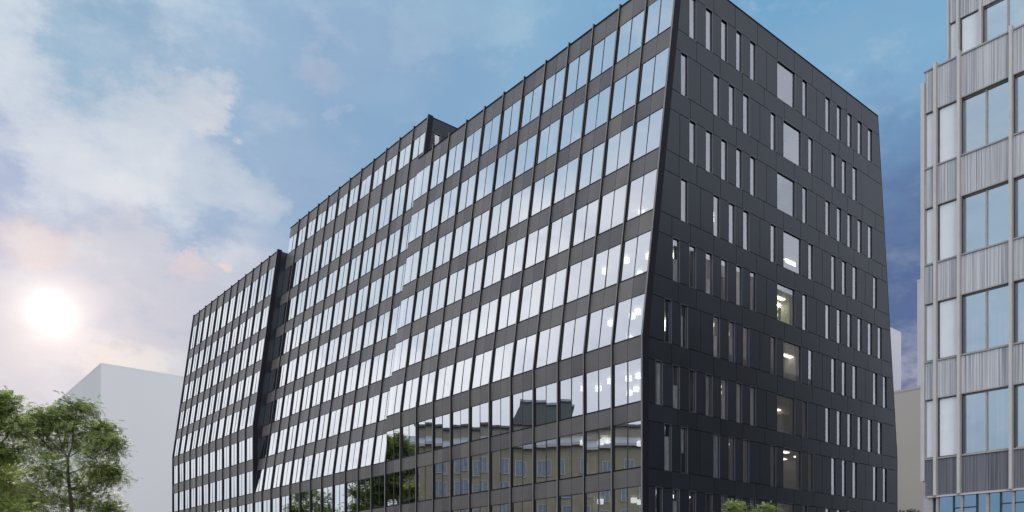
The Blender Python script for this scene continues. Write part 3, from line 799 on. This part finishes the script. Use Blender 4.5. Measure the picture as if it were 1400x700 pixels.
# ================================================================== trees
bark = mat('bark', (.13, .10, .08), .9, 0, .3, 8, .6)
LM = [leafmat('leaf_mid', (.16, .22, .06), (.27, .34, .10)), leafmat('leaf_dark', (.085, .13, .038), (.15, .21, .06)),
      leafmat('leaf_light', (.32, .40, .12), (.44, .50, .18))]
LG = [leafmat('leaf_grey', (.075, .10, .05), (.13, .16, .08)), leafmat('leaf_grey_dark', (.05, .07, .035), (.08, .10, .05)),
      leafmat('leaf_grey_light', (.14, .16, .08), (.20, .22, .11))]
def tree(name, label, loc, h, rx, rz_, seed, targets, sprays, leaf=.055, lobes=None, mats=None, zc=None, group=None, trunk_r=None, cat='tree', spread=.34):
    rr = random.Random(seed); root = empty(name, loc); mats = mats or LM
    zc = zc or h-rz_
    # crown clumps
    if lobes is None:
        lobes = []
        for i in range(16):
            a = rr.uniform(0, 6.283); e = rr.uniform(-.5, 1); q = rr.uniform(.45, .85)
            lobes.append((math.cos(a)*rx*q*math.sqrt(max(.05, 1-e*e*.8)), math.sin(a)*rx*q*math.sqrt(max(.05, 1-e*e*.8)), zc+e*rz_*.72, rr.uniform(.24, .40)*rx))
    T = []
    per = max(1, targets//len(lobes))
    for li, (lx, ly, lz, lr) in enumerate(lobes):
        for _ in range(per):
            while True:
                p = Vector((rr.uniform(-1, 1), rr.uniform(-1, 1), rr.uniform(-1, 1)))
                if .25 < p.length < 1: break
            T.append((Vector((lx, ly, lz))+Vector((p.x*lr, p.y*lr, p.z*lr*.75)), li))
    nodes = [Vector((0, 0, 0))]; par = [-1]
    tz = zc-rz_*.75
    k = 8
    bx, by = rr.uniform(-.2, .2), rr.uniform(-.2, .2)
    for i in range(1, k+1):
        f = i/k; nodes.append(Vector((bx*f*f+rr.uniform(-.04, .04), by*f*f+rr.uniform(-.04, .04), tz*f))); par.append(i-1)
    # leader inside the crown
    for i in range(1, 6):
        f = i/5; nodes.append(nodes[-1]+Vector((rr.uniform(-.2, .2)*rx*.2, rr.uniform(-.2, .2)*rx*.2, (zc+rz_*.35-tz)/5))); par.append(len(nodes)-2)
    first = k-1
    lob_anchor = {}
    def grow(a, p, step, jit):
        q = nodes[a]; d = p-q; n = max(1, int(d.length/step)); cur = a
        for j in range(1, n+1):
            f = j/n; v = q.lerp(p, f)+Vector((0, 0, -.08*d.length*math.sin(f*3.14)))
            if j < n: v += Vector((rr.uniform(-jit, jit), rr.uniform(-jit, jit), rr.uniform(-jit, jit)))
            nodes.append(v); par.append(cur); cur = len(nodes)-1
        return cur
    for li, (lx, ly, lz, lr) in enumerate(lobes):
        c = Vector((lx, ly, lz))
        best = min(range(first, k+6), key=lambda i: (nodes[i]-c).length+max(0, nodes[i].z-(c.z-.35*(c.xy.length)))*2.5)
        st = len(nodes); lob_anchor[li] = (best, st); end = grow(best, c, .45*rx/2.4, .06*rx/2.4)
        lob_anchor[li] = (st, len(nodes))
    tips = []
    for p, li in sorted(T, key=lambda x: (x[0]-Vector(lobes[x[1]][:3])).length):
        a, e = lob_anchor[li]
        cand = list(range(a, e))+lob_nodes.get(li, []) if (lob_nodes := globals().setdefault('_ln', {})) is not None else []
        best = min(cand, key=lambda i: (nodes[i]-p).length)
        st = len(nodes); end = grow(best, p, .3*rx/2.4, .03)
        lob_nodes.setdefault(li, []).extend(range(st, len(nodes))); tips.append((end, li))
    globals()['_ln'] = {}
    cnt_ = [0.0]*len(nodes)
    for t_, _ in tips: cnt_[t_] += 1
    for i in range(len(nodes)-1, 0, -1): cnt_[par[i]] += max(cnt_[i], .0)
    tr = trunk_r or h*.017; mx = max(cnt_[1], 1)
    rad = [max(.006*h/9, tr*(c/mx)**.48) for c in cnt_]
    rad[0] *= 1.25
    wood = MB()
    for i in range(1, len(nodes)):
        a, c = nodes[par[i]], nodes[i]; d = (c-a)
        if d.length < 1e-4 or (cnt_[i] == 0 and i > k+5): continue
        z = d.normalized(); x = z.orthogonal().normalized(); y = z.cross(x); ns = 8 if rad[i] > .05 else 4
        b0 = len(wood.v); ra = rad[par[i]] if (par[i] == i-1 or rad[par[i]] < rad[i]*1.6) else rad[i]*1.15
        for (cc, r_) in ((a-z*.01, ra), (c, rad[i])):
            for j in range(ns):
                an = j*6.2832/ns; v = cc+x*(math.cos(an)*r_)+y*(math.sin(an)*r_); wood.v.append(tuple(v))
        for j in range(ns):
            j2 = (j+1) % ns; wood.f.append((b0+j, b0+j2, b0+ns+j2, b0+ns+j)); wood.m.append(wood.mi(bark))
    wood.build('trunk', root, smooth=True)
    lf = MB(); idx = [lf.mi(m) for m in mats]
    for t_, li in tips:
        p = nodes[t_]; c = Vector(lobes[li][:3])
        tone = rr.random()
        for _ in range(sprays):
            q = p+Vector((rr.gauss(0, spread), rr.gauss(0, spread), rr.gauss(0, spread*.55)))*(rx/2.4)*.55
            d = Vector((rr.gauss(0, 1), rr.gauss(0, 1), rr.gauss(-.05, .45)))+(p-c).normalized()*.8
            d.normalize(); sd = d.cross(Vector((0, 0, 1)))
            if sd.length < .1: continue
            sd.normalize(); up = sd.cross(d)
            mi_ = idx[0 if tone < .5 else (1 if tone < .78 else 2)] if rr.random() < .7 else rr.choice(idx)
            nl = rr.randint(4, 6); ll = leaf*rr.uniform(.8, 1.25)
            for j in range(nl):
                base = q+d*(j*ll*.62)-Vector((0, 0, 1))*(j*j*ll*.035)
                for sg in (-1, 1):
                    ld = (sd*sg+d*.45+up*rr.uniform(-.25, .25)).normalized(); wd = (d-ld*d.dot(ld)).normalized()*ll*.26
                    b0 = len(lf.v); m_ = base+ld*ll*.5
                    lf.v += [tuple(base), tuple(m_+wd), tuple(base+ld*ll), tuple(m_-wd)]
                    lf.f.append((b0, b0+1, b0+2, b0+3)); lf.m.append(mi_)
    lf.build('crown', root)
    return tag(root, label, cat, group)
def lobes_px(lst, Y, cx_m):
    """clumps given by photo position; depth offset in metres"""
    o = []
    for (u, v, r, dy) in lst:
        yy = Y+dy; o.append(((u-CXP)/FPX*yy-cx_m, dy, (HZ-v)/FPX*yy+EYE, r/FPX*yy))
    return o
YT = 28.0; cxm = (92-CXP)/FPX*YT
lob = lobes_px([(105, 562, 20, 0), (75, 572, 20, -.5), (136, 592, 19, .2), (152, 610, 16, -.3), (100, 600, 26, .6), (60, 605, 22, .3), (50, 580, 16, -.2),
                (128, 635, 26, -.5), (148, 650, 16, .3), (70, 640, 26, -.6), (95, 668, 30, .5), (40, 660, 24, .4), (128, 680, 24, .2), (60, 695, 30, -.3), (150, 700, 16, .4),
                (110, 720, 34, 0), (45, 740, 28, .2), (140, 750, 26, -.4)], YT, cxm)
tree('leafy_tree', 'fine leaved green tree with visible brown branches in front of the pale block', (cxm, YT, 0), 8.6, 2.4, 2.6, 21, 860, 15, .060, lob, trunk_r=.075, zc=5.4)
YT2 = 25.0; cxm2 = (-25-CXP)/FPX*YT2
lob = lobes_px([(5, 552, 14, 0), (-20, 560, 26, 0), (18, 585, 20, .2), (-15, 600, 26, -.3), (15, 620, 18, .1), (-50, 590, 30, .3), (5, 660, 26, .3), (-40, 650, 36, 0), (10, 705, 26, -.2), (-60, 700, 34, 0), (-90, 620, 36, .5), (-15, 740, 34, 0), (-85, 680, 34, -.5)], YT2, cxm2)
tree('leafy_tree', 'darker leafy tree cut off by the left edge of the picture', (cxm2, YT2, 0), 8.4, 2.5, 2.6, 33, 560, 15, .062, lob, mats=[LM[0], LM[1], LM[2]], trunk_r=.08, zc=5.0)
YT3 = 30.0; cxm3 = (1024-CXP)/FPX*YT3
lob = lobes_px([(1004, 692, 8, 0), (1020, 706, 16, 0), (1050, 697, 8, .2), (990, 708, 14, -.2), (1045, 716, 16, .3), (1015, 730, 24, 0), (1060, 722, 14, 0)], YT3, cxm3)
tree('young_tree', 'bright green young tree topping the bottom edge before the dark gable', (cxm3, YT3, 0), 5.0, 1.5, 1.2, 5, 150, 11, .05, lob, mats=[LM[2], LM[0], LM[2]], trunk_r=.06, zc=3.9)
YT4 = 40.0; cxm4 = (1244-CXP)/FPX*YT4
lob = lobes_px([(1240, 702, 9, 0), (1232, 708, 9, .2), (1252, 707, 9, 0), (1245, 722, 16, 0), (1258, 720, 10, 0)], YT4, cxm4)
tree('young_tree', 'grey green young tree peeping up before the beige block', (cxm4, YT4, 0), 5.6, 1.2, 1.2, 9, 110, 10, .055, lob, mats=LG, trunk_r=.06, zc=4.4)
# tall street trees opposite, only seen mirrored in the glass
for i, (u, Yv, vt, r, lab) in enumerate(((548, 116, 568, 3.4, 'tall dark street tree before the ochre building, tallest mirrored crown'),
                                 (500, 118, 632, 4.4, 'broad dark street tree mirrored low in the glass right of the pale section'),
                                 (430, 120, 655, 4.6, 'round dark street tree mirrored at the bottom of the middle bays'))):
    p = mirror(*at(u, Yv)); h = (HZ-vt)*Yv/FPX+EYE
    tree('street_tree', lab, (p.x, p.y, 0), h, r, h*.36, 60+i, 260, 12, .34, mats=[LM[0], LM[1], LM[0]], trunk_r=.35, spread=.5, group='street trees mirrored in the glass')
